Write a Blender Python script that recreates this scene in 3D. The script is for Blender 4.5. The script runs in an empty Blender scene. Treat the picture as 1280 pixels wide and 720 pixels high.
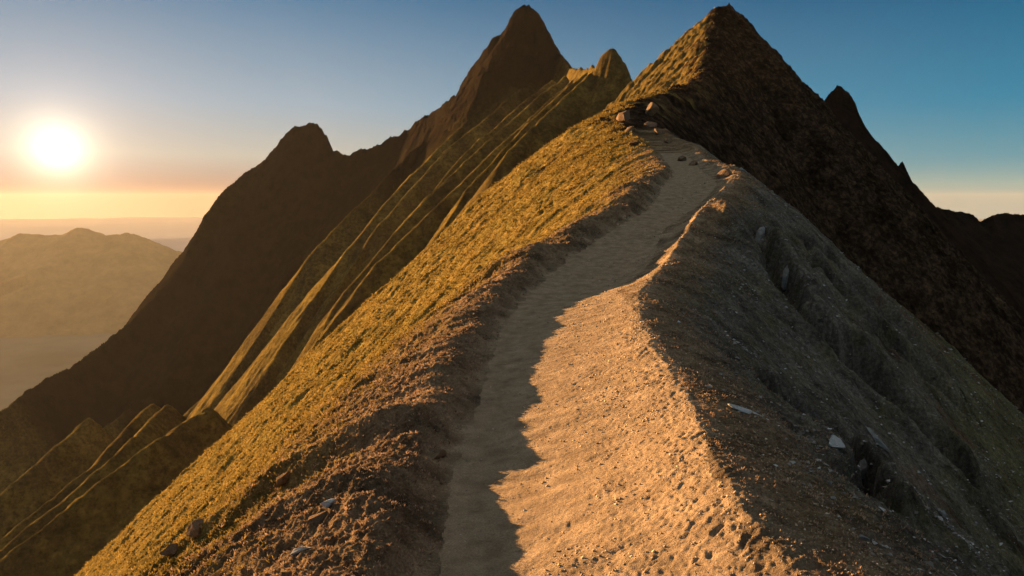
import bpy, bmesh, math, random
import numpy as np
np.seterr(over='ignore')

rng = np.random.default_rng(7)
sc = bpy.context.scene
col = sc.collection

# ------------------------------------------------------------------ camera
FPX = 853.0                       # focal length in pixels of a 1280 wide picture (24 mm)
PITCH = math.radians(7.3)
cam_d = bpy.data.cameras.new('camera')
cam_d.lens = 24.0
cam_d.sensor_width = 36.0
cam_d.clip_start = 0.05
cam_d.clip_end = 200000.0
cam = bpy.data.objects.new('camera', cam_d)
col.objects.link(cam)
cam.location = (0, 0, 0)
cam.rotation_euler = (math.radians(90) - PITCH, 0, 0)
sc.camera = cam
CP, SP = math.cos(PITCH), math.sin(PITCH)

def ray(px, py):
    a = (px - 640) / FPX
    b = (360 - py) / FPX
    return np.array([a, CP + b * SP, -SP + b * CP])

def at(px, py, Y):
    r = ray(px, py)
    return r * (Y / r[1])

SUN_AZ = math.radians(-50)
SUN_EL = math.radians(6.0)

# ------------------------------------------------------------------ noise
from concurrent.futures import ThreadPoolExecutor
RES = 1.0
_ang = np.linspace(0, 2 * math.pi, 1024, endpoint=False)
_GC = np.cos(_ang).astype(np.float32); _GS = np.sin(_ang).astype(np.float32)

def gnoise(x, y, seed=0):
    """gradient noise, about -1..1"""
    x = np.asarray(x, np.float32); y = np.asarray(y, np.float32)
    ix = np.floor(x); iy = np.floor(y)
    fx = x - ix; fy = y - iy
    ux = fx * fx * fx * (fx * (fx * 6 - 15) + 10)
    uy = fy * fy * fy * (fy * (fy * 6 - 15) + 10)
    hx = ix.astype(np.int32).view(np.uint32) * np.uint32(374761393) + np.uint32((seed * 974711 + 12345) & 0xffffffff)
    hy = iy.astype(np.int32).view(np.uint32) * np.uint32(668265263)
    KX = np.uint32(374761393); KY = np.uint32(668265263)
    def g(h, dx, dy):
        h = (h ^ (h >> np.uint32(13))) * np.uint32(1274126177)
        h = (h ^ (h >> np.uint32(15))) * np.uint32(2246822519)
        k = (h >> np.uint32(18)).astype(np.int32) & 1023
        return _GC[k] * (fx - dx) + _GS[k] * (fy - dy)
    h = hx + hy
    n0 = g(h, 0, 0); n0 += (g(h + KX, 1, 0) - n0) * ux
    n1 = g(h + KY, 0, 1); n1 += (g(h + KX + KY, 1, 1) - n1) * ux
    return (n0 + (n1 - n0) * uy) * np.float32(1.5)

def par(fn, X, Y):
    """run a pointwise surface function over strips of rows on all cores"""
    n = max(4, X.shape[0] // 24)
    xs = np.array_split(X, n); ys = np.array_split(Y, n)
    with ThreadPoolExecutor(4) as ex:
        res = list(ex.map(lambda p: fn(*p), zip(xs, ys)))
    return [np.concatenate([r[k] for r in res]) for k in range(len(res[0]))]

def fbm(x, y, octs, seed=0, gain=0.5, ridged=False):
    x = np.asarray(x, np.float32); y = np.asarray(y, np.float32)
    v = np.zeros_like(x); a = 1.0; s = 0.0
    for o in range(octs):
        c, d = math.cos(o * 0.9), math.sin(o * 0.9)
        n = gnoise(x * c - y * d + 17.3 * o, x * d + y * c - 9.1 * o, seed + o)
        if ridged: n = 1 - 2 * np.abs(n)
        v += a * n; s += a; a *= gain
        x = x * 2.03; y = y * 2.03
    return v / s

def sstep(a, b, x):
    t = np.clip((x - a) / (b - a), 0, 1)
    return t * t * (3 - 2 * t)

# ------------------------------------------------------------------ the crest the trail follows
# picture row -> distance, left bank edge and right crest edge of the trail (picture x)
TR = [  # py,  Y,  xL,  rise of the right-hand crest above the trail, xR of the trodden path
    (720, 6.0, 545, 0.85, 900),
    (600, 8.5, 562, 0.85, 868),
    (500, 11.8, 598, 0.80, 838),
    (450, 14.4, 612, 0.75, 810),
    (400, 18.0, 634, 0.75, 778),
    (370, 21.0, 660, 0.80, 780),
    (340, 24.0, 692, 0.85, 812),
    (290, 29.5, 762, 0.85, 832),
    (260, 34.0, 812, 0.75, 874),
    (236, 38.0, 826, 0.50, 896),
    (216, 47.0, 838, 0.35, 880),
    (192, 62.0, 822, 0.35, 850),
    (172, 76.0, 798, 0.35, 812),
    (152, 95.0, 782, 0.25, 794),
]
CR = np.array([(130, 790), (150, 800), (165, 830), (190, 862), (212, 905), (232, 912), (240, 900), (262, 876), (290, 853), (325, 838), (355, 805), (385, 792),
               (430, 812), (480, 848), (550, 884), (600, 902), (680, 962), (720, 1030), (800, 1100)], float)
def proj(x, y, z):
    yc = y * CP - z * SP; zc = y * SP + z * CP
    return 640 + FPX * x / yc, 360 - FPX * zc / yc
ty, tz, txl, txr, trs, txp = [], [], [], [], [], []
for py, Y, a, rs, xp in TR:
    txp.append(at(xp, py, Y)[0])
    z = at(0, py, Y)[2]
    ty.append(Y); tz.append(z); txl.append(at(a, py, Y)[0]); trs.append(rs)
    pyc = proj(0, Y, z + rs)[1]
    txr.append(at(np.interp(pyc, CR[:, 0], CR[:, 1]), pyc, Y)[0])
# behind the camera
ty = [-60.0, -10.0, 0.0, 3.0] + ty
tz = [-9.0, -3.9, tz[0] - 0.06, tz[0] - 0.02] + tz
txl = [-1.6, -1.2, -0.95, -0.75] + txl
txr = [2.6, 2.4, 2.25, 2.1] + txr
trs = [0.8, 0.8, 0.85, 0.85] + trs
txp = [1.9, 1.8, 1.7, 1.7] + txp
# on to the summit of the near mountain
for px, py, Y in [(798, 134, 115), (822, 127, 140), (850, 118, 170), (880, 98, 225), (892, 60, 262), (898, 30, 285), (908, 12, 300)]:
    p = at(px, py, Y)
    ty.append(Y); tz.append(p[2]); txl.append(p[0] - 0.8); txr.append(p[0] + 0.8); trs.append(0.0); txp.append(txr[-1] - 0.2)
for x, y, z in [(104, 312, at(908, 12, 300)[2] - 6), (120, 340, 60), (135, 420, 30), (150, 600, -40)]:
    ty.append(float(y)); tz.append(z); txl.append(x - 1.0); txr.append(x + 1.0); trs.append(0.0); txp.append(txr[-1] - 0.2)
ty, tz, txl, txr, trs, txp = map(np.array, (ty, tz, txl, txr, trs, txp))

def pchip(xs, ys, x):
    """monotone cubic"""
    h = np.diff(xs); d = np.diff(ys) / h
    m = np.zeros_like(ys)
    for i in range(1, len(xs) - 1):
        if d[i - 1] * d[i] > 0:
            w1, w2 = 2 * h[i] + h[i - 1], h[i] + 2 * h[i - 1]
            m[i] = (w1 + w2) / (w1 / d[i - 1] + w2 / d[i])
    m[0], m[-1] = d[0], d[-1]
    x = np.clip(x, xs[0], xs[-1])
    i = np.clip(np.searchsorted(xs, x) - 1, 0, len(xs) - 2)
    t = (x - xs[i]) / h[i]
    return ((1 + 2 * t) * (1 - t) ** 2 * ys[i] + t * (1 - t) ** 2 * h[i] * m[i]
            + t * t * (3 - 2 * t) * ys[i + 1] + t * t * (t - 1) * h[i] * m[i + 1])

def seg_field(X, Y, pts, slope_a, slope_b=None, steep=0, wid=20.0, rnd=0.0):
    """height of a ridge polyline falling away on both sides; slope_a left of its direction, slope_b right"""
    best = np.full(X.shape, -1e9)
    for i in range(len(pts) - 1):
        p, q = np.array(pts[i], float), np.array(pts[i + 1], float)
        dx, dy = q[0] - p[0], q[1] - p[1]
        L2 = dx * dx + dy * dy
        t = np.clip(((X - p[0]) * dx + (Y - p[1]) * dy) / L2, 0, 1)
        ex, ey = X - (p[0] + t * dx), Y - (p[1] + t * dy)
        d = np.sqrt(ex * ex + ey * ey)
        if slope_b is None:
            s = slope_a
        else:
            s = np.where(dx * ey - dy * ex > 0, slope_a, slope_b)
        if rnd: d = np.sqrt(d * d + rnd * rnd) - rnd
        drop = s * d
        if steep: drop = drop + (steep - s) * wid * (1 - np.exp(-d / wid))
        z = p[2] + t * (q[2] - p[2]) - drop
        best = np.maximum(best, z)
    return best

def crest_height(X, Y):
    """main ridge: height and masks"""
    wob = 0.10 * fbm(Y * 0.9, Y * 0 + 3.1, 3, 5) * sstep(2, 8, Y)
    far = sstep(20, 150, Y)
    xl = pchip(ty, txl, Y) + wob * (2.2 + 2 * far) + 0.10 * gnoise(Y * 4.1, X * 1.7, 13)
    xr = pchip(ty, txr, Y) + 0.12 * fbm(Y * 0.7, Y * 0 + 9.1, 3, 6) * (1 + 3 * far)
    z0 = pchip(ty, tz, Y)
    near = 1 - sstep(60, 100, Y)
    width = np.maximum(xr - xl, 0.3)
    # the dished trail: lowest left of its middle, rising to the right-hand crest
    u = (X - xl) / width
    uc = np.clip(u, 0, 1)
    dish = near * pchip(ty, trs, Y) * (0.04 + 0.96 * np.clip((u - 0.10) / 0.90, 0, 1) ** (1.35 + 3.0 * sstep(19, 23, Y)))
    dish = np.where(u < 0, 0.04 * near * pchip(ty, trs, Y), dish)
    # left bank: a low lip above the trail
    dl = np.maximum(xl - X, 0)
    liph = near * (0.35 + 0.06 * (1 - sstep(5, 9, Y)) + 0.37 * sstep(18.5, 25, Y) * (1 - 0.55 * sstep(36, 46, Y)))
    liph = liph * (0.95 + 0.9 * fbm(Y * 0.5, Y * 0 + 1.7, 4, 11, 0.6))
    liph = liph + near * (0.24 * np.exp(-((Y - 10.3) / 0.32) ** 2) + 0.10 * np.exp(-((Y - 7.6) / 0.22) ** 2) + 0.13 * np.exp(-((Y - 14.6) / 0.4) ** 2))
    lip = liph * sstep(0, 0.45 + 1.2 * liph, dl + 0.12 * fbm(X * 2.6, Y * 2.6, 3, 14))
    # left flank, convex
    sL = 0.90 + 0.02 * far
    wL = 2.0 + 7 * far * (1 - sstep(170, 240, Y))
    dropL = sL * (dl - wL * (1 - np.exp(-dl / wL)))
    # right flank
    dr = np.maximum(X - xr, 0)
    sR = 0.86 + 0.30 * sstep(45, 150, Y)
    wR = 1.5 + 1.0 * far
    dropR = sR * (dr - wR * (1 - np.exp(-dr / wR)))
    Z = z0 + dish + lip - dropL - dropR
    return Z, dl, dr, u, width, near

def ridge_surface(X, Y, fine=True):
    wx = X + 2.0 * fbm(X * 0.05, Y * 0.05, 3, 31) * sstep(20, 80, Y)
    Z, dl, dr, u, width, near = crest_height(wx, Y)
    # shoulder going down behind the summit to the right
    ap = at(908, 12, 300)
    sh = [ap, at(935, 42, 318), at(962, 72, 330), at(1000, 120, 350), at(1030, 155, 370), at(1090, 260, 420), at(1150, 380, 470)]
    Zs = seg_field(X + 1.5 * fbm(X * 0.06, Y * 0.06, 3, 77), Y, sh, 1.3, 1.15)
    ap2 = [ap, at(880, 60, 330), at(800, 160, 420)]
    Zs = np.maximum(Zs, seg_field(X + 1.2 * fbm(X * 0.2, Y * 0.2, 3, 78), Y, [at(908, 8, 300), at(912, 9, 303)], 1.05, 1.15))
    Z = np.where(Y > 150, np.maximum(Z, Zs), Z)
    # ribs and gullies running down the flanks
    side = np.where(X > pchip(ty, (txl + txr) / 2, Y), 1.0, -1.0)
    d = np.maximum(dl, dr)
    along = Y + 0.28 * d * side * 0 + 0.35 * d
    amp = sstep(2, 25, d)
    ribL = fbm(along * 0.16, d * 0.012 + 5, 4, 41, 0.5, True)
    Z = Z + np.where(side < 0, amp * (0.36 * ribL + 0.20 * fbm(along * 0.7, d * 0.06, 4, 42, 0.6)) * (1 + Y * 0.010), 0)
    ribR = fbm((Y - 0.15 * d) * 0.22 + 0.3 * fbm(X * 0.3, Y * 0.3, 3, 44), d * 0.09 + 5, 6, 43, 0.58)
    Z = Z + np.where(side > 0, sstep(1.5, 9, d) * 0.38 * ribR * (1 + Y * 0.012), 0)
    # craggy relief on the high faces
    crag = sstep(90, 190, Y)
    Z = Z + sstep(55, 100, Y) * (0.45 * fbm(X * 0.35, Y * 0.35, 5, 53, 0.62) + 0.25 * fbm(X * 1.1, Y * 1.1, 3, 54, 0.6, True))
    Z = Z + crag * (2.4 * fbm(X * 0.07 + 0.4 * fbm(X * 0.1, Y * 0.1, 3, 56), Y * 0.07, 6, 51, 0.58, True) + 1.5 * fbm(X * 0.3, Y * 0.3, 5, 52, 0.66) - 0.3 + 0.9 * fbm((Y - 0.4 * d * side) * 0.16, d * 0.03, 4, 57, 0.6, True) * sstep(3, 20, d))
    off = np.maximum(sstep(0.02, 0.5, dl), sstep(-0.1, 0.5, dr))
    Z = Z + off * 0.15 * fbm(X * 0.35, Y * 0.35, 4, 61) * (1 + Y * 0.02) * (1 - sstep(80, 160, Y))
    Z = Z - carve(X, Y)
    return Z, dl, dr, u, width, off

# eroded gullies, as lines on the ground: (points, depth, half width)
GUL = []
def carve(X, Y):
    c = np.zeros_like(X)
    if not GUL: return c
    wx = X + 0.45 * fbm(X * 0.9, Y * 0.9, 5, 63, 0.6); wy = Y + 0.45 * fbm(X * 0.9, Y * 0.9, 5, 64, 0.6)
    for pts, depth, hw in GUL:
        best = np.full(X.shape, 1e9); tt = np.zeros_like(X); n = len(pts) - 1
        for i in range(n):
            p, q = pts[i], pts[i + 1]
            dx, dy = q[0] - p[0], q[1] - p[1]
            t = np.clip(((wx - p[0]) * dx + (wy - p[1]) * dy) / (dx * dx + dy * dy), 0, 1)
            e = (wx - p[0] - t * dx) ** 2 + (wy - p[1] - t * dy) ** 2
            m = e < best; best = np.where(m, e, best); tt = np.where(m, (i + t) / n, tt)
        prof = np.exp(-(best / (hw * hw)) ** 2) - 0.22 * np.exp(-(np.sqrt(best) - 1.9 * hw) ** 2 / (0.8 * hw * hw))
        sg = np.zeros_like(X); bb = np.full(X.shape, 1e9)
        for i in range(n):
            p, q = pts[i], pts[i + 1]
            dx, dy = q[0] - p[0], q[1] - p[1]
            t = np.clip(((wx - p[0]) * dx + (wy - p[1]) * dy) / (dx * dx + dy * dy), 0, 1)
            e = (wx - p[0] - t * dx) ** 2 + (wy - p[1] - t * dy) ** 2
            m = e < bb; bb = np.where(m, e, bb); sg = np.where(m, np.sign(dx * (wy - p[1]) - dy * (wx - p[0])), sg)
        ds = np.sqrt(best) * sg
        c -= 0.34 * depth * sstep(0.0, 0.35 * hw, ds) * np.exp(-np.maximum(ds, 0) / (4 * hw)) * sstep(0, 0.08, tt) * (1 - sstep(0.9, 1, tt))
        c += depth * prof * sstep(0, 0.08, tt) * (1 - sstep(0.9, 1, tt)) * (0.75 + 0.5 * fbm(wx * 0.6, wy * 0.6, 3, 65))
    return c

def hit(px, py, fn=None, y0=3.0, y1=160.0, n=4000):
    """where the line of sight through a picture point meets the ridge"""
    r = ray(px, py); r = r / r[1]
    Ys = np.exp(np.linspace(math.log(y0), math.log(y1), n))
    f = fn or (lambda x, y: ridge_surface(x, y)[0])
    Zs = f(r[0] * Ys, Ys)
    k = np.argmax(Zs >= r[2] * Ys)
    if not (Zs >= r[2] * Ys).any(): return None
    return np.array([r[0] * Ys[k], Ys[k], Zs[k]])
def u_rel(X, Y):
    a = pchip(ty, txl, Y); return (X - a) / np.maximum(pchip(ty, txr, Y) - a, 0.3)

def micro(X, Y, Z, dl, dr, off):
    """bushy ground cover, gravel and trodden earth in the near ground"""
    fade = 1 - sstep(60, 110, Y)
    wx = X + 0.05 * gnoise(X * 6, Y * 6, 3); wy = Y + 0.05 * gnoise(X * 6, Y * 6, 4)
    bush = 1 - 1.6 * np.abs(gnoise(wx * 6.6, wy * 6.6, 71))
    bush2 = 1 - 1.6 * np.abs(gnoise(wx * 14, wy * 14, 72))
    bush3 = 1 - 1.6 * np.abs(gnoise(wx * 27, wy * 27, 73))
    patch = sstep(-0.5, 0.4, fbm(X * 0.5, Y * 0.5, 3, 74))
    mL = sstep(0.0, 0.5, dl)
    mR = sstep(-0.8, -0.1, dr - pchip(ty, txr, Y) * 0 + np.minimum(X - pchip(ty, txr, Y), 0) + 0.25 * fbm(X * 1.5, Y * 1.5, 3, 75)) * (1 - sstep(0.9, 2.6, dr + 0.9 * fbm(X * 1.1, Y * 1.1, 2, 75)))
    veg = np.maximum(mL, mR * 0.38)
    Z = Z + fade * veg * ((0.036 + 0.042 * patch) * bush + 0.024 * bush2 + 0.011 * bush3)
    hol = sstep(0.30, 0.62, fbm(X * 0.9 + 7, Y * 0.55, 4, 70, 0.55))
    hol2 = sstep(0.35, 0.6, fbm(X * 2.2 + 3, Y * 1.5, 4, 69, 0.55))
    Z = Z - fade * mL * (0.34 * hol + 0.13 * hol2) * sstep(0.6, 2.5, dl)
    stony = sstep(0.4, 2.2, dr)
    Z = Z + fade * stony * (0.26 * fbm(X * 1.1, Y * 1.1, 7, 76, 0.66) + 0.05 * fbm(X * 5, Y * 5, 4, 77, 0.65, True))
    tr = 1 - off
    pit = 1 + 1.3 * sstep(0.4, 0.9, fbm(X * 0.6, Y * 0.6, 2, 79) + 0.5)
    clump = 1 - 1.6 * np.abs(gnoise(wx * 11, wy * 11, 66)) + 0.6 * gnoise(wx * 23, wy * 23, 67)
    rough = 0.25 + 0.75 * sstep(0.25, 0.75, u_rel(X, Y) + 0.35 * fbm(X * 0.8, Y * 0.8, 3, 68))
    Z = Z + fade * tr * (0.0060 * fbm(X * 5.5, Y * 5.5, 3, 78) + rough * 0.0145 * clump)
    return Z, veg

def whole_ridge(X, Y):
    Z, dl, dr, u, w, off = ridge_surface(X, Y)
    Z, veg = micro(X, Y, Z, dl, dr, off)
    return Z, dl, dr, off, veg

# ------------------------------------------------------------------ mesh helpers
def make_mesh(name, co, quads, mat, attrs=None, smooth=True, kind='structure'):
    me = bpy.data.meshes.new(name)
    n = len(co); m = len(quads); k = quads.shape[1]
    me.vertices.add(n); me.vertices.foreach_set('co', np.ascontiguousarray(co, dtype=np.float32).ravel())
    me.loops.add(m * k); me.loops.foreach_set('vertex_index', np.ascontiguousarray(quads, dtype=np.int32).ravel())
    me.polygons.add(m)
    me.polygons.foreach_set('loop_start', np.arange(0, m * k, k, dtype=np.int32))
    me.polygons.foreach_set('loop_total', np.full(m, k, dtype=np.int32))
    me.polygons.foreach_set('use_smooth', np.full(m, smooth))
    me.update(calc_edges=True)
    for an, av in (attrs or {}).items():
        a = me.attributes.new(an, 'FLOAT', 'POINT')
        a.data.foreach_set('value', np.ascontiguousarray(av, dtype=np.float32).ravel())
    me.materials.append(mat)
    o = bpy.data.objects.new(name, me)
    col.objects.link(o)
    if kind: o['kind'] = kind
    return o

def grid_quads(nr, nc):
    i = np.arange((nr - 1) * nc).reshape(nr - 1, nc)[:, :-1].ravel()
    return np.stack([i, i + 1, i + nc + 1, i + nc], 1)

def sub_mesh(co, quads, keep, attrs):
    q = quads[keep]
    used = np.zeros(len(co), bool); used[q.ravel()] = True
    idx = np.cumsum(used) - 1
    return co[used], idx[q], {k: v.ravel()[used] for k, v in attrs.items()}

def fan(y0, y1, nr, t0, t1, nc, back):
    """rows ordered by distance, columns fanning out: finer near, coarser far"""
    nr, nc = int(nr * RES), int(nc * RES)
    r = np.exp(np.linspace(math.log(y0 + back), math.log(y1 + back), nr)) - back
    t = np.linspace(t0, t1, nc)
    Yg, Tg = np.meshgrid(r, t, indexing='ij')
    return (Tg * (Yg + back)).astype(np.float64), Yg

# ------------------------------------------------------------------ materials
def new_mat(name):
    m = bpy.data.materials.new(name); m.use_nodes = True
    nt = m.node_tree; nt.nodes.clear()
    out = nt.nodes.new('ShaderNodeOutputMaterial')
    b = nt.nodes.new('ShaderNodeBsdfPrincipled')
    b.inputs['Roughness'].default_value = 0.95
    b.inputs['Specular IOR Level'].default_value = 0.0
    nt.links.new(b.outputs[0], out.inputs[0])
    return m, nt, b

class NB:
    def __init__(s, nt):
        s.nt = nt
        tc = nt.nodes.new('ShaderNodeNewGeometry'); s.pos = tc.outputs['Position']; s.nrm = tc.outputs['Normal']
    def noise(s, scale, detail=6, rough=0.6, vec=None, sc3=None, dist=0.0):
        v = vec or s.pos
        if sc3:
            mp = s.nt.nodes.new('ShaderNodeMapping'); mp.inputs['Scale'].default_value = sc3
            s.nt.links.new(v, mp.inputs['Vector']); v = mp.outputs[0]
        n = s.nt.nodes.new('ShaderNodeTexNoise'); n.inputs['Scale'].default_value = scale
        n.inputs['Detail'].default_value = detail; n.inputs['Roughness'].default_value = rough
        n.inputs['Distortion'].default_value = dist
        s.nt.links.new(v, n.inputs['Vector']); return n.outputs['Fac']
    def ramp(s, fac, stops):
        r = s.nt.nodes.new('ShaderNodeValToRGB'); e = r.color_ramp.elements
        while len(e) < len(stops): e.new(0.5)
        for k, (p, c) in enumerate(stops):
            e[k].position = p
            e[k].color = (c, c, c, 1) if isinstance(c, (int, float)) else (*c, 1)
        s.nt.links.new(fac, r.inputs[0]); return r.outputs[0]
    def mix(s, fac, a, b, mode='MIX'):
        m = s.nt.nodes.new('ShaderNodeMix'); m.data_type = 'RGBA'; m.blend_type = mode
        for sock, v in ((m.inputs[0], fac), (m.inputs[6], a), (m.inputs[7], b)):
            if isinstance(v, (int, float)): sock.default_value = v
            elif isinstance(v, tuple): sock.default_value = (*v, 1)
            else: s.nt.links.new(v, sock)
        return m.outputs[2]
    def attr(s, name):
        a = s.nt.nodes.new('ShaderNodeAttribute'); a.attribute_name = name; return a.outputs['Fac']
    def math(s, op, a, b=0.0, clamp=False):
        m = s.nt.nodes.new('ShaderNodeMath'); m.operation = op; m.use_clamp = clamp
        for k, v in enumerate((a, b)):
            if isinstance(v, (int, float)): m.inputs[k].default_value = v
            else: s.nt.links.new(v, m.inputs[k])
        return m.outputs[0]
    def bump(s, bsdf, h, dist, strength=1.0, prev=None):
        b = s.nt.nodes.new('ShaderNodeBump'); b.inputs['Distance'].default_value = dist
        b.inputs['Strength'].default_value = strength
        s.nt.links.new(h, b.inputs['Height'])
        if prev: s.nt.links.new(prev, b.inputs['Normal'])
        s.nt.links.new(b.outputs[0], bsdf.inputs['Normal']); return b.outputs[0]

def mat_ground():
    m, nt, b = new_mat('alpine_ground'); N = NB(nt)
    n1 = N.noise(0.8, 5); n2 = N.noise(7.0, 6, 0.7); n3 = N.noise(40.0, 4, 0.7)
    gold = N.ramp(n2, [(0.3, (0.10, 0.070, 0.014)), (0.5, (0.24, 0.155, 0.042)), (0.72, (0.40, 0.262, 0.075))])
    green = N.ramp(n2, [(0.3, (0.055, 0.052, 0.014)), (0.7, (0.20, 0.165, 0.035))])
    gold = N.mix(N.ramp(N.noise(0.25, 5), [(0.45, 0.0), (0.62, 0.5)]), gold, green)
    heath = N.ramp(n2, [(0.3, (0.11, 0.068, 0.038)), (0.5, (0.24, 0.155, 0.085)), (0.72, (0.37, 0.25, 0.14))])
    stone = N.ramp(n2, [(0.3, (0.060, 0.048, 0.035)), (0.5, (0.135, 0.112, 0.085)), (0.72, (0.26, 0.22, 0.17))])
    olive = N.ramp(n2, [(0.3, (0.045, 0.042, 0.022)), (0.7, (0.20, 0.165, 0.075))])
    red = N.ramp(n2, [(0.3, (0.07, 0.036, 0.020)), (0.7, (0.20, 0.105, 0.06))])
    stone = N.mix(N.ramp(n1, [(0.5, 0.0), (0.66, 0.75)]), stone, olive)
    stone = N.mix(N.attr('olive'), stone, olive)
    stone = N.mix(N.attr('red'), stone, red)
    c = N.mix(N.attr('heath'), gold, heath)
    sandc = N.ramp(N.noise(3.0, 8, 0.65), [(0.3, (0.20, 0.138, 0.082)), (0.5, (0.30, 0.208, 0.125)), (0.7, (0.40, 0.282, 0.172))])
    c = N.mix(N.attr('sand'), c, sandc)
    c = N.mix(N.attr('stone'), c, stone)
    c = N.mix(1.0, c, N.ramp(N.attr('streak'), [(0.1, 0.42), (0.5, 1.0), (0.95, 1.6)]), 'MULTIPLY')
    big = N.noise(0.09, 6, 0.65)
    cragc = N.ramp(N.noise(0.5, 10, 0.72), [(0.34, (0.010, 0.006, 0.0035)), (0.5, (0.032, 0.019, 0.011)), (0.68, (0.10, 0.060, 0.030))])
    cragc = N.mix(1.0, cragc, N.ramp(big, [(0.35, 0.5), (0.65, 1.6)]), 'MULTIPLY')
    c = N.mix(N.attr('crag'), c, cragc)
    fl = N.ramp(n3, [(0.35, 0.55), (0.6, 1.0), (0.8, 1.35)])
    c = N.mix(1.0, c, fl, 'MULTIPLY')
    nt.links.new(c, b.inputs['Base Color'])
    p = N.bump(b, N.noise(14, 8, 0.75), 0.10, 0.9)
    N.bump(b, N.noise(60, 4, 0.7), 0.02, 0.8, p)
    return m

def mat_trail():
    m, nt, b = new_mat('trodden_earth'); N = NB(nt)
    c = N.ramp(N.noise(3.0, 8, 0.65), [(0.3, (0.20, 0.138, 0.082)), (0.5, (0.30, 0.208, 0.125)), (0.7, (0.40, 0.282, 0.172))])
    fl = N.ramp(N.noise(55, 5, 0.75), [(0.35, 0.6), (0.55, 1.0), (0.75, 1.3)])
    c = N.mix(1.0, c, fl, 'MULTIPLY')
    nt.links.new(c, b.inputs['Base Color'])
    p = N.bump(b, N.noise(18, 8, 0.7), 0.05, 0.8)
    N.bump(b, N.noise(80, 4, 0.7), 0.012, 0.8, p)
    return m

def mat_mountain(name, a, bcol, grass, bump=2.0, s=1.0):
    m, nt, b = new_mat(name); N = NB(nt)
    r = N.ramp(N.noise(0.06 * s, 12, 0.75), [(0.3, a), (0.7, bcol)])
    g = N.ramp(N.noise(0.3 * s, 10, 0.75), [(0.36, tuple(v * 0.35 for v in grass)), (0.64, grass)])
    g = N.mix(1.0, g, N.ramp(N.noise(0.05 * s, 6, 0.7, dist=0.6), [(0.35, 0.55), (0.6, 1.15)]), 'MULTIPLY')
    r = N.mix(N.math('MULTIPLY', N.attr('dark'), 0.6), r, (0.004, 0.003, 0.002))  # painted shade on the rear peaks' rock
    c = N.mix(N.attr('grass'), r, g)
    nt.links.new(c, b.inputs['Base Color'])
    N.bump(b, N.noise(0.22 * s, 14, 0.78), bump * 2.0, 1.0)
    return m

MG, MT = mat_ground(), mat_trail()
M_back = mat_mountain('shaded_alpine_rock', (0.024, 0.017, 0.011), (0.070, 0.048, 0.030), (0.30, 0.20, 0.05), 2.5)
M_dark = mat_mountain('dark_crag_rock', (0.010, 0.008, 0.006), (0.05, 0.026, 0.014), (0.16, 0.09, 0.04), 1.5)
M_far = mat_mountain('distant_rock', (0.10, 0.07, 0.03), (0.22, 0.15, 0.06), (0.1, 0.09, 0.05), 10, 0.05)

# ------------------------------------------------------------------ near ridge + path
def streaks(X, Y, dl, dr):
    """bands of coarser and finer debris running down the flanks"""
    d = np.maximum(dl, dr)
    return 0.5 + 0.6 * fbm((Y + 0.1 * d) * 0.8 + 0.8 * fbm(X * 0.4, Y * 0.4, 3, 90), d * 0.3, 6, 87, 0.66) + 0.75 * fbm(X * 0.9, Y * 0.9, 6, 88, 0.7)

def build_near():
    X, Y = fan(-1.5, 62.0, 1400, -1.15, 1.15, 1400, 4.0)
    Z, dl, dr, off, veg = par(whole_ridge, X, Y)
    # attributes
    hb = 1 - sstep(1.5, 5.0, dl + 1.6 * fbm(X * 0.35, Y * 0.35, 4, 81) + 0.03 * Y)
    sand = (1 - sstep(0.05, 0.75, dl + 0.35 * fbm(X * 1.7, Y * 1.7, 4, 99))) * (1 - sstep(0.05, 0.5, dr + 0.3 * fbm(X * 2, Y * 2, 3, 89)))
    hb = np.maximum(hb, (dr > 0) * 1.0)
    st = sstep(0.4, 2.0, dr + 0.5 * fbm(X * 1.2, Y * 1.2, 3, 82))
    ol = sstep(7, 15, dr + 4 * fbm(X * 0.2, Y * 0.2, 4, 83)) * 0.85
    stk = streaks(X, Y, dl, dr)
    rd = np.clip(sstep(0.1, 0.5, fbm(X * 0.25 + 3, Y * 0.25, 5, 84, 0.65)) * sstep(5, 10, dr), 0, 0.6)
    at_ = {'sand': sand, 'streak': stk, 'heath': hb, 'stone': st, 'olive': ol, 'red': rd, 'crag': np.zeros_like(X)}
    co = np.stack([X, Y, Z], -1).reshape(-1, 3)
    q = grid_quads(*X.shape)
    edge = 0.12 * fbm(X * 2.1, Y * 2.1, 3, 85)
    tm = ((X + edge) > pchip(ty, txl, Y) + 0.02) & ((X + edge) < pchip(ty, txp, Y))
    tq = tm.ravel()[q].all(1)
    c1, q1, a1 = sub_mesh(co, q, ~tq, at_)
    make_mesh('ridge', c1, q1, MG, a1)
    c2, q2, a2 = sub_mesh(co, q, tq, {})
    make_mesh('path', c2, q2, MT)
    return X, Y, Z, dl, dr, off, veg

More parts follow.
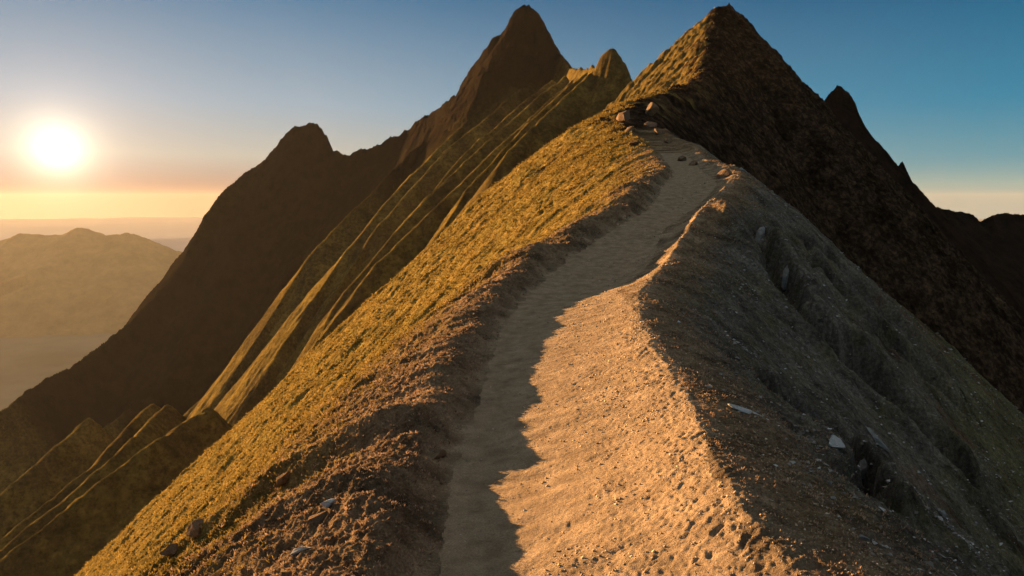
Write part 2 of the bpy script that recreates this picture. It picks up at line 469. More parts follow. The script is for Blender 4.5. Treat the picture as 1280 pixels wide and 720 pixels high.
def build_mid():
    X, Y = fan(62.0, 480.0, 800, -0.95, 0.95, 1200, 4.0)
    Z, dl, dr, off, veg = par(whole_ridge, X, Y)
    cr = sstep(100, 240, Y) * np.where(dl > dr, 0.45, 1.0)  # less rock on the left; the right face's shade is put into colour
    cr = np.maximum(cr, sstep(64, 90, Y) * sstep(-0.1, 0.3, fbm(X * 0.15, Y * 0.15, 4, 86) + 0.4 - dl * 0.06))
    at_ = {'sand': 0 * X, 'streak': streaks(X, Y, dl, dr), 'heath': (1 - sstep(1.5, 5, dl + 1.6 * fbm(X * 0.35, Y * 0.35, 4, 81) + 0.03 * Y)) * 1.0 + (dr > 0) * sstep(62, 80, Y) * 0,
           'stone': sstep(0.4, 2.0, dr) * (1 - sstep(62, 110, Y)), 'olive': sstep(6, 14, dr) * 0.6,
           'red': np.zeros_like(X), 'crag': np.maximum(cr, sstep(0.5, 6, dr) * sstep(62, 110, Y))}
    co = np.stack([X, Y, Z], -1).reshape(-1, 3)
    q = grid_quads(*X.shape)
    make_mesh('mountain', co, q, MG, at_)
    return X, Y, Z, dl, dr, off, veg

_g = []
for line, depth, hw in [
    ([(932, 262), (950, 300), (972, 335), (984, 372), (1012, 412), (1050, 452), (1090, 478), (1118, 512), (1160, 556), (1215, 610), (1270, 668)], 2.6, 0.65),
    ([(960, 492), (985, 512), (1008, 530), (1038, 552), (1068, 576), (1086, 606), (1104, 632)], 1.0, 0.26),
    ([(1010, 330), (1050, 372), (1100, 425), (1160, 480), (1230, 550)], 1.8, 0.6),
    ([(1000, 300), (1040, 335), (1095, 385), (1150, 440), (1210, 500)], 1.3, 0.5),
]:
    P3 = [hit(*p) for p in line]
    _g.append(([(p[0], p[1]) for p in P3 if p is not None], depth, hw))
for g_, d_, h_ in list(_g):
    k_ = np.mean([math.hypot(*p) for p in g_]); print('gully at', round(float(k_), 1), [(round(float(a), 1), round(float(b), 1)) for a, b in g_])
GUL.extend(_g)

NEAR = build_near()
MID = build_mid()

# ------------------------------------------------------------------ the far side: massif on the left
def ats(*pts):
    return [at(*p) for p in pts]

MAIN_L = ats((830, 160, 430), (785, 104, 505), (776, 84, 518), (765, 69, 522), (752, 74, 528), (744, 88, 540), (726, 93, 640), (713, 92, 800), (700, 72, 860),
             (684, 50, 890), (672, 22, 905), (655, 13, 910), (642, 20, 915), (634, 42, 925), (624, 50, 930), (614, 54, 935), (600, 76, 950), (585, 98, 965), (572, 124, 980),
             (540, 146, 1030), (500, 172, 1080), (465, 188, 1130), (430, 197, 1180), (414, 192, 1215), (408, 174, 1230), (398, 161, 1240), (385, 157, 1250),
             (368, 162, 1255), (352, 178, 1257), (340, 194, 1260), (328, 206, 1255), (300, 225, 1240), (272, 252, 1210), (252, 282, 1170), (243, 302, 1150),
             (228, 338, 1110), (200, 366, 1080), (185, 388, 1050), (160, 410, 1020), (110, 450, 950), (60, 480, 880), (20, 505, 830), (-60, 560, 760), (-200, 650, 650))
SPURS = [   # points, slope of the side towards us, slope of the side towards the sun
    (ats((745, 90, 535), (680, 152, 490), (640, 195, 460), (600, 256, 440), (540, 345, 410)), 1.5, 1.2),
    (ats((738, 94, 560), (660, 160, 520), (590, 240, 480), (540, 310, 450), (470, 420, 420)), 1.6, 1.35),
    (ats((722, 100, 640), (620, 194, 560), (540, 270, 510), (475, 334, 480), (400, 430, 440)), 1.5, 1.35),
    (ats((706, 100, 700), (610, 182, 620), (520, 268, 570), (440, 360, 520)), 1.6, 1.45),
    (ats((690, 104, 760), (600, 178, 680), (500, 290, 600)), 1.6, 1.45),
    (ats((660, 110, 840), (560, 192, 760), (480, 280, 700)), 1.6, 1.3),
    (ats((632, 124, 880), (580, 160, 830), (523, 212, 770), (440, 310, 700)), 1.5, 1.2),
    (ats((598, 124, 950), (512, 198, 870), (400, 310, 780)), 1.5, 1.3),
    (ats((260, 520, 380), (182, 568, 340), (100, 632, 315), (0, 716, 290), (-150, 840, 260)), 1.4, 1.0),
    (ats((210, 510, 430), (150, 573, 370), (0, 700, 320), (-150, 830, 280)), 1.4, 1.35),
    (ats((190, 510, 470), (132, 574, 410), (0, 688, 360), (-150, 810, 300)), 1.4, 1.3),
    (ats((110, 530, 560), (48, 588, 510), (-50, 670, 460)), 1.4, 1.0),
    (ats((330, 205, 1250), (285, 330, 1080), (210, 480, 900), (100, 560, 780)), 1.3, 1.1),
    (ats((400, 190, 1230), (370, 330, 1050), (290, 470, 850), (190, 560, 700)), 1.3, 1.2),
]
def massif_surface(X, Y):
    A = X + 5 * fbm(X * 0.02, Y * 0.02, 5, 91); B = Y + 5 * fbm(X * 0.02, Y * 0.02, 5, 92)
    Z = seg_field(A, B, MAIN_L, 1.35, 1.3, 3.2, 10.0, 3.0)
    A2 = A * 0.4 + X * 0.6; B2 = B * 0.4 + Y * 0.6
    for s, a, b in SPURS:
        Z = np.maximum(Z, seg_field(A2, B2, s, a, b, 0, 20.0, 2.5))
    # ribs running down the flanks, roughly across the line of the ridge
    U = 0.80 * Y - 0.6 * X; V = 0.6 * Y + 0.8 * X
    rib = fbm(U * 0.022, V * 0.0035, 5, 93, 0.5, True)
    Z = Z + 4.2 * rib + 1.9 * fbm(U * 0.075 + 0.3 * fbm(X * 0.02, Y * 0.02, 3, 98), V * 0.012, 5, 94, 0.6, True)
    hi = sstep(760, 900, Y)
    Z = Z + (2.0 + 4.5 * hi) * fbm(X * 0.02, Y * 0.02, 8, 95, 0.62, True) + (1.5 + 1.8 * hi) * fbm(X * 0.09, Y * 0.09, 5, 96, 0.7)
    Z = Z + (2.5 * fbm((X - Y * 0.3) * 0.12, Z * 0.12, 4, 99, 0.6)) * hi
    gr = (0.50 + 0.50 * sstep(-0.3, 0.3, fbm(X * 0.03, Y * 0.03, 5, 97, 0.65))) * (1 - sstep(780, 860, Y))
    dk = sstep(740, 840, Y + 60 * fbm(X * 0.01, Y * 0.01, 4, 100))  # darkens the rear rock: shade on the back peaks put into its colour
    return Z, gr, dk

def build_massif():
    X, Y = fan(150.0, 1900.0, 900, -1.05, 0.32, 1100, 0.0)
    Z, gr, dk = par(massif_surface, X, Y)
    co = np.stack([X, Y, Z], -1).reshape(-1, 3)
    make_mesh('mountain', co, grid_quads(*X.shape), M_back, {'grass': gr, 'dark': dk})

MAIN_R = ats((1000, 190, 430), (1022, 138, 446), (1034, 121, 450), (1046, 107, 452), (1060, 118, 456), (1070, 136, 460), (1088, 176, 468), (1108, 200, 474), (1114, 205, 476),
             (1119, 222, 478), (1123, 206, 480), (1127, 202, 482), (1132, 212, 484), (1140, 246, 490), (1156, 264, 500), (1170, 285, 520), (1200, 330, 540), (1300, 460, 600))
MAIN_R2 = ats((1120, 262, 640), (1158, 262, 660), (1172, 260, 680), (1190, 264, 700), (1212, 267, 715), (1225, 277, 730), (1240, 270, 740), (1255, 267, 750), (1290, 270, 770), (1400, 285, 800))
SP_R = [ats((1240, 270, 740), (1262, 330, 660), (1320, 420, 560)), ats((1180, 262, 690), (1190, 340, 600), (1215, 430, 520))]
def right_surface(X, Y):
    A = X + 1.6 * fbm(X * 0.08, Y * 0.08, 5, 101); B = Y + 1.6 * fbm(X * 0.08, Y * 0.08, 5, 102)
    Z = seg_field(A, B, MAIN_R, 1.2, 1.2, 2.6, 7.0, 0.0)
    Z = np.maximum(Z, seg_field(A, B, MAIN_R2, 0.8, 0.8, 1.6, 8.0))
    for p in SP_R:
        Z = np.maximum(Z, seg_field(A, B, p, 0.9, 0.9))
    Z = Z + 1.8 * fbm(X * 0.05, Y * 0.05, 7, 105, 0.64, True) + 1.6 * fbm(X * 0.15, Y * 0.15, 5, 106, 0.68)
    return Z, X * 0

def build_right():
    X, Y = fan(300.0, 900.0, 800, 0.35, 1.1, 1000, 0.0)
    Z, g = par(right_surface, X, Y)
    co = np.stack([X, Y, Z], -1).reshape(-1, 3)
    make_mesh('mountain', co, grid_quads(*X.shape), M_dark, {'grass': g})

D = 9500
MAIN_F = ats((-400, 318, D), (-150, 306, D), (-60, 300, D), (0, 305, D), (25, 296, D), (60, 297, D), (95, 290, D), (130, 297, D), (165, 297, D), (185, 306, D + 200), (215, 322, D + 400), (290, 345, D + 900), (420, 380, D + 1500))
def far_surface(X, Y):
    A = X + 90 * fbm(X * .0016, Y * .0016, 4, 111); B = Y + 90 * fbm(X * .0016, Y * .0016, 4, 112)
    Z = seg_field(A, B, MAIN_F, 0.17, 0.5, 0.55, 700.0)
    return Z + 80 * fbm(X * 0.0018, Y * 0.0018, 8, 115, 0.56) + 60 * fbm(X * 0.001, Y * 0.0006, 5, 116, 0.55, True) + 15, X * 0
def build_far():
    X, Y = fan(3500.0, 14000.0, 450, -1.3, -0.2, 700, 0.0)
    Z, g = par(far_surface, X, Y)
    co = np.stack([X, Y, Z], -1).reshape(-1, 3)
    make_mesh('mountain', co, grid_quads(*X.shape), M_far, {'grass': g})

build_massif(); build_right(); build_far()

GROUND_Z = -1500.0
def build_base():
    n = 96
    r = np.array([0, 600, 1500, 3000, 6000, 12000, 18000, 24000, 30000.0])
    a = np.linspace(0, 2 * math.pi, n, endpoint=False)
    R, Aa = np.meshgrid(r, a, indexing='ij')
    co = np.stack([R * np.cos(Aa), R * np.sin(Aa), np.full_like(R, GROUND_Z)], -1).reshape(-1, 3)
    q = []
    for i in range(len(r) - 1):
        for j in range(n):
            q.append((i * n + j, (i + 1) * n + j, (i + 1) * n + (j + 1) % n, i * n + (j + 1) % n))
    m, nt, b = new_mat('valley_floor'); N = NB(nt)
    c = N.ramp(N.noise(0.0008, 8, 0.6), [(0.35, (0.07, 0.075, 0.05)), (0.65, (0.14, 0.13, 0.09))])
    nt.links.new(c, b.inputs['Base Color'])
    make_mesh('ground', co, np.array(q), m, smooth=False)
build_base()

def build_clouds():
    nr, nc = 260, 420
    r = np.exp(np.linspace(math.log(11000), math.log(29800), nr)); t = np.linspace(-1.35, 1.35, nc)
    R, T = np.meshgrid(r, t, indexing='ij')
    X, Y = R * np.sin(T), R * np.cos(T)
    Z = -760 + 60 * fbm(X * 0.0004, Y * 0.0004, 5, 121, 0.5) + 230 * sstep(17000, 29000, R) * (0.6 + 0.5 * fbm(X * 0.00008, Y * 0.0002, 3, 122))
    Z = Z - 700 * (1 - sstep(11000, 15000, R + 3500 * fbm(X * 0.0003, Y * 0.0003, 4, 123)))
    m, nt, b = new_mat('cloud_top'); b.inputs['Base Color'].default_value = (0.25, 0.26, 0.28, 1); b.inputs['Roughness'].default_value = 1
    o = make_mesh('cloud_layer', np.stack([X, Y, Z], -1).reshape(-1, 3), grid_quads(nr, nc), m)
build_clouds()

# ------------------------------------------------------------------ ground cover
def mat_leaf(name, dark, light):
    m, nt, b = new_mat(name); N = NB(nt)
    c = N.mix(N.ramp(N.noise(2.2, 6, 0.7), [(0.35, 0.0), (0.65, 1.0)]), dark, light)
    c2 = N.mix(1.0, c, N.ramp(N.attr('tone'), [(0.0, 0.55), (1.0, 1.3)]), 'MULTIPLY')
    nt.links.new(c2, b.inputs['Base Color'])
    tr = nt.nodes.new('ShaderNodeBsdfTranslucent'); nt.links.new(c2, tr.inputs['Color'])
    mx = nt.nodes.new('ShaderNodeMixShader'); mx.inputs[0].default_value = 0.32
    nt.links.new(b.outputs[0], mx.inputs[1]); nt.links.new(tr.outputs[0], mx.inputs[2])
    nt.links.new(mx.outputs[0], nt.nodes['Material Output'].inputs[0]); return m

def tufts(name, mat, n, want, size, blades=6, lean=0.9, src=None):
    X, Y, Z, dl, dr, off, veg = src or NEAR
    nr, nc = X.shape
    i = rng.integers(0, nr - 1, n * 3); j = rng.integers(0, nc - 1, n * 3)
    w_ = want(X[i, j], Y[i, j], dl[i, j], dr[i, j], off[i, j], veg[i, j])
    k = rng.random(n * 3) < w_
    k &= (np.abs(X[i, j]) < 0.95 * (Y[i, j] + 2)) & (Y[i, j] > 2.2)
    i, j = i[k][:n], j[k][:n]; n = len(i)
    base = np.stack([X[i, j], Y[i, j], Z[i, j] - 0.01], 1)
    dist = Y[i, j]
    sz = size * (0.5 + rng.random(n) ** 2) * (0.45 + 0.55 * np.clip(dist / 8, 0.3, 30) ** 0.8)
    a = rng.random((n, blades)) * 2 * math.pi
    L = sz[:, None] * (0.5 + 0.7 * rng.random((n, blades)))
    out_ = lean * (0.3 + 0.8 * rng.random((n, blades)))
    d = np.stack([np.cos(a), np.sin(a)], -1)
    root = base[:, None, :] + np.concatenate([d * (0.18 * sz)[:, None, None], np.zeros((n, blades, 1))], -1)
    tip = root + np.concatenate([d * (L * out_)[..., None], (L * 0.85)[..., None]], -1)
    side = np.stack([-d[..., 1], d[..., 0], np.zeros((n, blades))], -1) * (0.16 * L)[..., None]
    mid = root * 0.45 + tip * 0.55 + np.array([0, 0, 1]) * (L * 0.12)[..., None]
    V = np.stack([root - side * 0.6, root + side * 0.6, mid + side, tip, mid - side], 2)   # leaf: 5 corners
    q = np.arange(n * blades * 5).reshape(-1, 5)
    tone = np.repeat(rng.random(n), blades * 5)
    make_mesh(name, V.reshape(-1, 3), q, mat, {'tone': tone}, smooth=False, kind='stuff')

tufts('grass', mat_leaf('dry_golden_grass', (0.14, 0.095, 0.018), (0.40, 0.262, 0.07)), int(150000 * RES),
      lambda x, y, dl, dr, off, veg: sstep(1.2, 4.5, dl + 0.02 * y) * 1.0, 0.045, 5)
tufts('heath', mat_leaf('brown_heath', (0.20, 0.12, 0.075), (0.46, 0.30, 0.18)), int(170000 * RES),
      lambda x, y, dl, dr, off, veg: np.where(dl > 0, sstep(0.0, 0.25, dl) * (1 - sstep(2.5, 7, dl)), 0.7 * (dr > 0.1) * (1 - sstep(0.8, 3.5, dr))) * 1.0, 0.032, 5)
tufts('heath', mat_leaf('sandy_heath', (0.32, 0.22, 0.13), (0.55, 0.38, 0.22)), int(50000 * RES),
      lambda x, y, dl, dr, off, veg: np.where(dl > 0, 0.0, sstep(0.12, 0.36, veg)), 0.022, 5)

tufts('grass', mat_leaf('golden_tussock', (0.15, 0.10, 0.018), (0.40, 0.262, 0.07)), int(90000 * RES),
      lambda x, y, dl, dr, off, veg: np.where(dl > dr, sstep(0.1, 1.5, dl) * (1 - 0.8 * sstep(120, 300, y)), 0.0), 0.06, 5, src=MID)

# ------------------------------------------------------------------ stones
def mat_rock(name, dark, light):
    m, nt, b = new_mat(name); N = NB(nt)
    c = N.ramp(N.noise(6.0, 8, 0.7), [(0.3, dark), (0.7, light)])
    nt.links.new(c, b.inputs['Base Color'])
    N.bump(b, N.noise(12, 8, 0.75), 0.06, 0.9); return m
R_pale = mat_rock('pale_stone', (0.30, 0.28, 0.25), (0.55, 0.53, 0.49))
R_grey = mat_rock('grey_stone', (0.12, 0.11, 0.095), (0.30, 0.28, 0.25))
R_brown = mat_rock('brown_stone', (0.07, 0.045, 0.028), (0.24, 0.155, 0.09))

def stone(px, py, wpx, dims, turn, mat, label, cat='stone', sink=0.42, seed=0, group=None, yaw=None):
    """a stone resting on the slope; wpx is its length as seen in a 1280 wide picture, dims its proportions"""
    p = hit(px, py, lambda x, y: whole_ridge(x, y)[0])
    if p is None: print('no ground at', px, py); return
    r = np.random.default_rng(seed + int(px) * 7 + int(py))
    L = wpx / FPX * p[1] / 2 * 1.05
    bm = bmesh.new(); bmesh.ops.create_icosphere(bm, subdivisions=4, radius=1.0)
    planes = r.normal(size=(10, 3)); planes /= np.linalg.norm(planes, axis=1)[:, None]; offs = 0.34 + 0.36 * r.random(10)
    co = np.array([v.co[:] for v in bm.verts])
    for n_, o_ in zip(planes, offs):
        dd = co @ n_ - o_
        co = co - np.where(dd > 0, dd * 0.985, 0)[:, None] * n_
    nz = 0.10 * fbm(co[:, 0] * 1.9 + co[:, 2] * 1.3 + seed, co[:, 1] * 1.9 - co[:, 2] * 1.1, 4, 200 + seed)
    co = co * (1.25 + nz[:, None]) * np.array(dims) * L / max(dims)
    for v, c in zip(bm.verts, co): v.co = c
    for f in bm.faces: f.smooth = True
    me = bpy.data.meshes.new('stone'); bm.to_mesh(me); bm.free(); me.materials.append(mat)
    o = bpy.data.objects.new('stone', me); col.objects.link(o)
    e = max(0.15, L)
    f = lambda x, y: float(ridge_surface(np.array([[float(x)]]), np.array([[float(y)]]))[0][0, 0])
    gx = (f(p[0] + e, p[1]) - f(p[0] - e, p[1])) / (2 * e); gy = (f(p[0], p[1] + e) - f(p[0], p[1] - e)) / (2 * e)
    nrm = Vector((-gx, -gy, 1)).normalized()
    q = nrm.to_track_quat('Z', 'Y')
    dh = Vector((-gx, -gy, 0)); dh = dh.normalized() if dh.length > 1e-4 else Vector((1, 0, 0))
    tang = (dh - nrm * dh.dot(nrm)).normalized()
    from mathutils import Matrix
    bt = nrm.cross(tang)
    M = Matrix((tang, bt, nrm)).transposed() @ Matrix.Rotation(math.radians(turn), 3, 'Z')
    o.rotation_euler = M.to_euler()
    up = dims[2] * L / max(dims)
    o.location = Vector(tuple(p)) + nrm * up * (0.5 - sink)
    o['label'] = label; o['category'] = cat
    if group: o['group'] = group
    return o

from mathutils import Vector
STONES = [
    (938, 516, 46, (1, .34, .13), 0, R_pale, 'long pale slab pointing downhill on the shaded gravel slope beside the sunlit crest'),
    (887, 484, 9, (1, .8, .6), 20, R_pale, 'tiny white stone alone on dark gravel just right of the lit crest'),
    (1042, 556, 28, (1, .8, .55), 30, R_pale, 'pale blocky boulder at the bend of the short dark gully on the shaded slope'),
    (1079, 592, 40, (1, .3, .35), 5, R_grey, 'upright grey slab with a pale edge at the lower end of the short dark gully'),
    (1096, 550, 44, (1, .28, .2), 0, R_grey, 'long narrow grey rock lying across from the pale blocky boulder, further right'),
    (1105, 640, 18, (1, .6, .4), 10, R_pale, 'small pale stone below the foot of the short dark gully'),
    (1082, 674, 18, (1, .7, .4), 50, R_grey, 'low grey stone near the bottom edge of the shaded slope'),
    (1177, 642, 18, (1, .5, .4), 20, R_grey, 'grey stone far down the shaded slope at the lower right'),
    (948, 296, 24, (1, .4, .35), 0, R_grey, 'grey elongated rock at the head of the long dark gully'),
    (982, 350, 28, (1, .4, .35), -5, R_grey, 'grey rock wedged beside the long dark gully below its head'),
    (928, 214, 15, (1, .4, .5), 10, R_grey, 'narrow grey rock standing on the crest right of the farthest trail bend'),
    (412, 630, 26, (1, .55, .4), 25, R_pale, 'white stone half buried in brown heath on the left slope'),
    (374, 690, 34, (1, .25, .25), -10, R_pale, 'long thin pale stone at the lower left, below the half buried white stone'),
    (394, 655, 44, (1, .45, .5), 5, R_brown, 'dark brown rock in heath just below the half buried white stone'),
    (356, 600, 26, (1, .8, .6), 0, R_brown, 'rounded brown rock on the left slope above the half buried white stone'),
    (246, 664, 26, (1, .8, .7), 40, R_brown, 'brown rock in golden grass at the lower left, upper of two neighbours'),
    (214, 690, 24, (1, .6, .9), 15, R_brown, 'brown upright rock low in golden grass near the bottom left corner'),
    (545, 572, 28, (1, .6, .5), 60, R_brown, 'brown rock at the left bank edge where the shaded trail narrows'),
    (853, 201, 22, (1, .45, .7), 20, R_brown, 'sunlit rust-brown boulder right of the far trail, left one of an adjoining pair'),
    (866, 206, 20, (1, .7, .6), 0, R_brown, 'low sunlit boulder right of the far trail, right one of an adjoining pair'),
    (903, 222, 24, (1, .8, .6), 0, R_brown, 'sunlit boulder at the crest where the trail tops its steep rise'),
    (779, 150, 30, (1, .7, .6), 0, R_brown, 'dark outcrop left of the trail head under the near summit'),
    (787, 164, 26, (1, .6, .5), 30, R_brown, 'brown ledge rock left of the trail, just below the dark outcrop'),
    (795, 180, 22, (1, .5, .4), 0, R_brown, 'brown flat rock left of the trail where it narrows, lowest of the ledges'),
    (811, 142, 22, (1, .6, .9), 0, R_brown, 'brown pointed rock right of the trail head, highest beside the trail'),
    (812, 158, 20, (1, .7, .8), 0, R_brown, 'brown rock right of the trail between the pointed rock and the lower pair'),
    (824, 168, 22, (1, .6, .6), 0, R_brown, 'brown rock right of the narrow trail, upper of the lower pair'),
    (836, 178, 20, (1, .6, .6), 20, R_brown, 'brown rock right of the narrow trail, lower of the lower pair'),
]
for k, (px, py, wpx, dims, turn, mt, lab) in enumerate(STONES):
    if dims: stone(px, py, wpx, dims, turn, mt, lab, seed=k)

# loose gravel and chips scattered over the shaded slope and the trail edges
def gravel(n):
    X, Y, Z, dl, dr, off, veg = NEAR
    nr, nc = X.shape
    i = rng.integers(0, nr - 1, n * 6); j = rng.integers(0, nc - 1, n * 6)
    cl = sstep(-0.1, 0.5, fbm(X[i, j] * 0.5, Y[i, j] * 0.5, 3, 131))
    k = rng.random(n * 6) < np.where(dr[i, j] > 0, sstep(0.3, 2.5, dr[i, j]) * (0.25 + 0.75 * cl), 0.05 * (dl[i, j] <= 0))
    k &= (np.abs(X[i, j]) < 0.95 * (Y[i, j] + 2)) & (Y[i, j] > 2.2)
    i, j = i[k][:n], j[k][:n]; n = len(i)
    t = np.array([[1, 1, 1], [1, -1, -1], [-1, 1, -1], [-1, -1, 1]]) * 0.6
    oc = np.array([[1, 0, 0], [-1, 0, 0], [0, 1, 0], [0, -1, 0], [0, 0, 1], [0, 0, -1.0]])
    F = np.array([[0, 2, 4], [2, 1, 4], [1, 3, 4], [3, 0, 4], [2, 0, 5], [1, 2, 5], [3, 1, 5], [0, 3, 5]])
    V = oc[None] + 0.35 * rng.normal(size=(n, 6, 3))
    s_ = (0.008 + 0.035 * rng.random(n) ** 5) * (0.7 + 0.05 * Y[i, j])
    s_ = np.where(dr[i, j] > 0, s_, s_ * 0.5)
    V = V * s_[:, None, None] * (np.array([1, .75, .5]) * (0.7 + 0.6 * rng.random((n, 1, 3))))
    a = rng.random(n) * 6.28; ca, sa = np.cos(a)[:, None], np.sin(a)[:, None]
    V = np.stack([V[..., 0] * ca - V[..., 1] * sa, V[..., 0] * sa + V[..., 1] * ca, V[..., 2]], -1)
    V = V + np.stack([X[i, j], Y[i, j], Z[i, j] + 0.2 * s_], 1)[:, None, :]
    Q = (F[None] + 6 * np.arange(n)[:, None, None]).reshape(-1, 3)
    m, nt, b = new_mat('gravel_chips'); N = NB(nt)
    c = N.ramp(N.attr('tone'), [(0.0, (0.10, 0.085, 0.07)), (0.8, (0.22, 0.195, 0.165)), (1.0, (0.42, 0.40, 0.36))])
    nt.links.new(c, b.inputs['Base Color'])
    make_mesh('gravel', V.reshape(-1, 3), Q, m, {'tone': np.repeat(rng.random(n), 6)}, smooth=False, kind='stuff')
gravel(int(60000 * RES))

def crumbs(n):
    X, Y, Z, dl, dr, off, veg = NEAR
    nr, nc = X.shape
    i = rng.integers(0, nr - 1, n * 6); j = rng.integers(0, nc - 1, n * 6)
    u = u_rel(X[i, j], Y[i, j])
    cl = sstep(-0.2, 0.5, fbm(X[i, j] * 0.9, Y[i, j] * 0.9, 4, 132))
    k = rng.random(n * 6) < np.where((u > -0.35) & (dr[i, j] < 1.0), (0.10 + 0.9 * sstep(0.35, 0.9, u + 0.3 * cl)) * (0.2 + 0.8 * cl), 0)
    k &= (np.abs(X[i, j]) < 0.95 * (Y[i, j] + 2)) & (Y[i, j] > 2.2) & (Y[i, j] < 45)
    i, j = i[k][:n], j[k][:n]; n = len(i)
    oc = np.array([[1, 0, 0], [-1, 0, 0], [0, 1, 0], [0, -1, 0], [0, 0, 1], [0, 0, -1.0]])
    F = np.array([[0, 2, 4], [2, 1, 4], [1, 3, 4], [3, 0, 4], [2, 0, 5], [1, 2, 5], [3, 1, 5], [0, 3, 5]])
    s_ = (0.005 + 0.011 * rng.random(n) ** 3) * (0.7 + 0.06 * Y[i, j])
    V = (oc[None] + 0.4 * rng.normal(size=(n, 6, 3))) * s_[:, None, None] * np.array([1, .9, .8])
    V = V + np.stack([X[i, j], Y[i, j], Z[i, j] + 0.25 * s_], 1)[:, None, :]
    Q = (F[None] + 6 * np.arange(n)[:, None, None]).reshape(-1, 3)
    m, nt, b = new_mat('earth_crumbs'); N = NB(nt)
    c = N.ramp(N.attr('tone'), [(0.0, (0.22, 0.15, 0.09)), (0.7, (0.38, 0.27, 0.165)), (1.0, (0.52, 0.40, 0.27))])
    nt.links.new(c, b.inputs['Base Color'])
    make_mesh('loose_earth', V.reshape(-1, 3), Q, m, {'tone': np.repeat(rng.random(n), 6)}, smooth=True, kind='stuff')
crumbs(int(70000 * RES))

# ------------------------------------------------------------------ air
def build_haze():
    bm = bmesh.new(); bmesh.ops.create_cube(bm, size=1.0)
    top, bot, r = 290.0, GROUND_Z - 1, 30500.0
    for v in bm.verts:
        v.co = (v.co.x * 2 * r, v.co.y * 2 * r, top if v.co.z > 0 else bot)
    me = bpy.data.meshes.new('haze'); bm.to_mesh(me); bm.free()
    o = bpy.data.objects.new('haze', me); col.objects.link(o); o['kind'] = 'stuff'
    m = bpy.data.materials.new('haze'); m.use_nodes = True; nt = m.node_tree; nt.nodes.clear()
    out = nt.nodes.new('ShaderNodeOutputMaterial'); v = nt.nodes.new('ShaderNodeVolumePrincipled')
    v.inputs['Color'].default_value = (0.97, 0.86, 0.68, 1); v.inputs['Density'].default_value = HAZE
    v.inputs["Anisotropy"].default_value = 0.22
    nt.links.new(v.outputs[0], out.inputs['Volume']); me.materials.append(m)
HAZE = 1.0e-5
if HAZE: build_haze()

# ------------------------------------------------------------------ light
EXPO = 2.3
K = 2 ** -EXPO
GLOW_AZ, GLOW_EL = math.radians(-33.2), math.radians(3.5)
w = bpy.data.worlds.new('World'); sc.world = w; w.use_nodes = True
nt = w.node_tree; nt.nodes.clear()
out = nt.nodes.new('ShaderNodeOutputWorld')
sky = nt.nodes.new('ShaderNodeTexSky'); sky.sky_type = 'NISHITA'; sky.sun_disc = False
sky.sun_elevation = SUN_EL; sky.sun_rotation = SUN_AZ
sky.altitude = 1500; sky.air_density = 1.0; sky.dust_density = 0.6; sky.ozone_density = 3.0
tc = nt.nodes.new('ShaderNodeTexCoord')
W = NB(nt)
def dotp(vec):
    d = nt.nodes.new('ShaderNodeVectorMath'); d.operation = 'DOT_PRODUCT'
    nt.links.new(tc.outputs['Generated'], d.inputs[0]); d.inputs[1].default_value = vec; return d.outputs['Value']
zc = dotp((0, 0, 1))
g = (math.sin(GLOW_AZ) * math.cos(GLOW_EL), math.cos(GLOW_AZ) * math.cos(GLOW_EL), math.sin(GLOW_EL))
ang = W.math('MULTIPLY', W.math('ARCCOSINE', W.math('MINIMUM', dotp(g), 0.999999)), 180 / math.pi)
def S(r, g_, b_):
    f = lambda c: ((c / 255 + 0.055) / 1.055) ** 2.4 if c > 10 else c / 255 / 12.92
    return (f(r) * K, f(g_) * K, f(b_) * K)
# sky away from the sun: pale at the horizon, deep teal blue higher up; unseen zenith brightened as added fill
cold = W.ramp(zc, [(0.0, S(90, 145, 155)), (0.02, S(140, 172, 165)), (0.05, S(100, 155, 168)), (0.12, S(52, 134, 165)), (0.26, S(2, 90, 132)), (0.36, S(2, 78, 122)), (0.6, S(130, 150, 165)), (1.0, S(196, 200, 200))])
warm = W.ramp(zc, [(0.0, S(125, 98, 94)), (0.02, S(158, 124, 116)), (0.06, S(196, 188, 172)), (0.13, S(166, 180, 190)), (0.27, S(86, 130, 162)), (0.36, S(60, 112, 155)), (0.6, S(140, 155, 168)), (1.0, S(196, 200, 200))])  # towards the sun; zenith above the view brightened likewise to fill shaded ground
f = W.ramp(W.math('MULTIPLY', ang, 1 / 90), [(0.0, 1.0), (0.2, 0.92), (0.42, 0.46), (0.6, 0.14), (0.75, 0.0)])
base = W.mix(f, cold, warm)
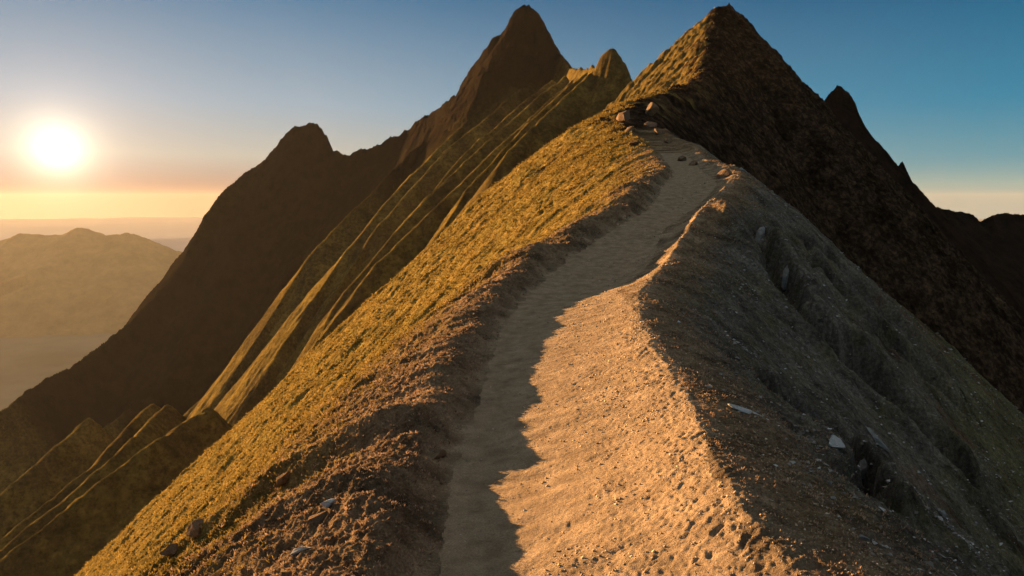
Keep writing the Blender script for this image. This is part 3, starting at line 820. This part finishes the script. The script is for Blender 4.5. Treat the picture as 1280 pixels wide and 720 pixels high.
def glow(width, power, colr, amp, prev):
    e = W.math('POWER', 2.718281828, W.math('MULTIPLY', W.math('POWER', W.math('DIVIDE', ang, width), power), -1.0))
    c = W.mix(1.0, colr, (1, 1, 1), 'MULTIPLY')
    mm = nt.nodes.new('ShaderNodeVectorMath'); mm.operation = 'SCALE'
    mm.inputs[0].default_value = tuple(v * amp * K for v in colr); nt.links.new(e, mm.inputs['Scale'])
    ad = nt.nodes.new('ShaderNodeVectorMath'); ad.operation = 'ADD'
    nt.links.new(prev, ad.inputs[0]); nt.links.new(mm.outputs[0], ad.inputs[1]); return ad.outputs[0]
base = glow(1.0, 1.0, (1.0, 0.90, 0.66), 2.8, base)
base = glow(5.0, 1.0, (1.0, 0.60, 0.36), 0.5, base)
bg1 = nt.nodes.new('ShaderNodeBackground'); nt.links.new(base, bg1.inputs['Color']); bg1.inputs['Strength'].default_value = 0.92
bg2 = nt.nodes.new('ShaderNodeBackground'); nt.links.new(sky.outputs[0], bg2.inputs['Color']); bg2.inputs['Strength'].default_value = 0.0015
add = nt.nodes.new('ShaderNodeAddShader'); nt.links.new(bg1.outputs[0], add.inputs[0]); nt.links.new(bg2.outputs[0], add.inputs[1])
nt.links.new(add.outputs[0], out.inputs[0])

sd = bpy.data.lights.new('sun', 'SUN'); sd.energy = 5.0; sd.angle = math.radians(0.5); sd.color = (1.0, 0.60, 0.27)
so = bpy.data.objects.new('sun', sd); col.objects.link(so)
from mathutils import Vector
sv = Vector((math.sin(SUN_AZ) * math.cos(SUN_EL), math.cos(SUN_AZ) * math.cos(SUN_EL), math.sin(SUN_EL)))
so.rotation_euler = sv.to_track_quat('Z', 'Y').to_euler()
so.location = sv * 100

sc.view_settings.view_transform = 'Standard'; sc.view_settings.look = 'None'
sc.view_settings.gamma = 1.0; sc.view_settings.use_curve_mapping = False
sc.view_settings.exposure = EXPO
sc.cycles.use_denoising = True
sc.cycles.max_bounces = 5; sc.cycles.volume_bounces = 0; sc.cycles.diffuse_bounces = 3
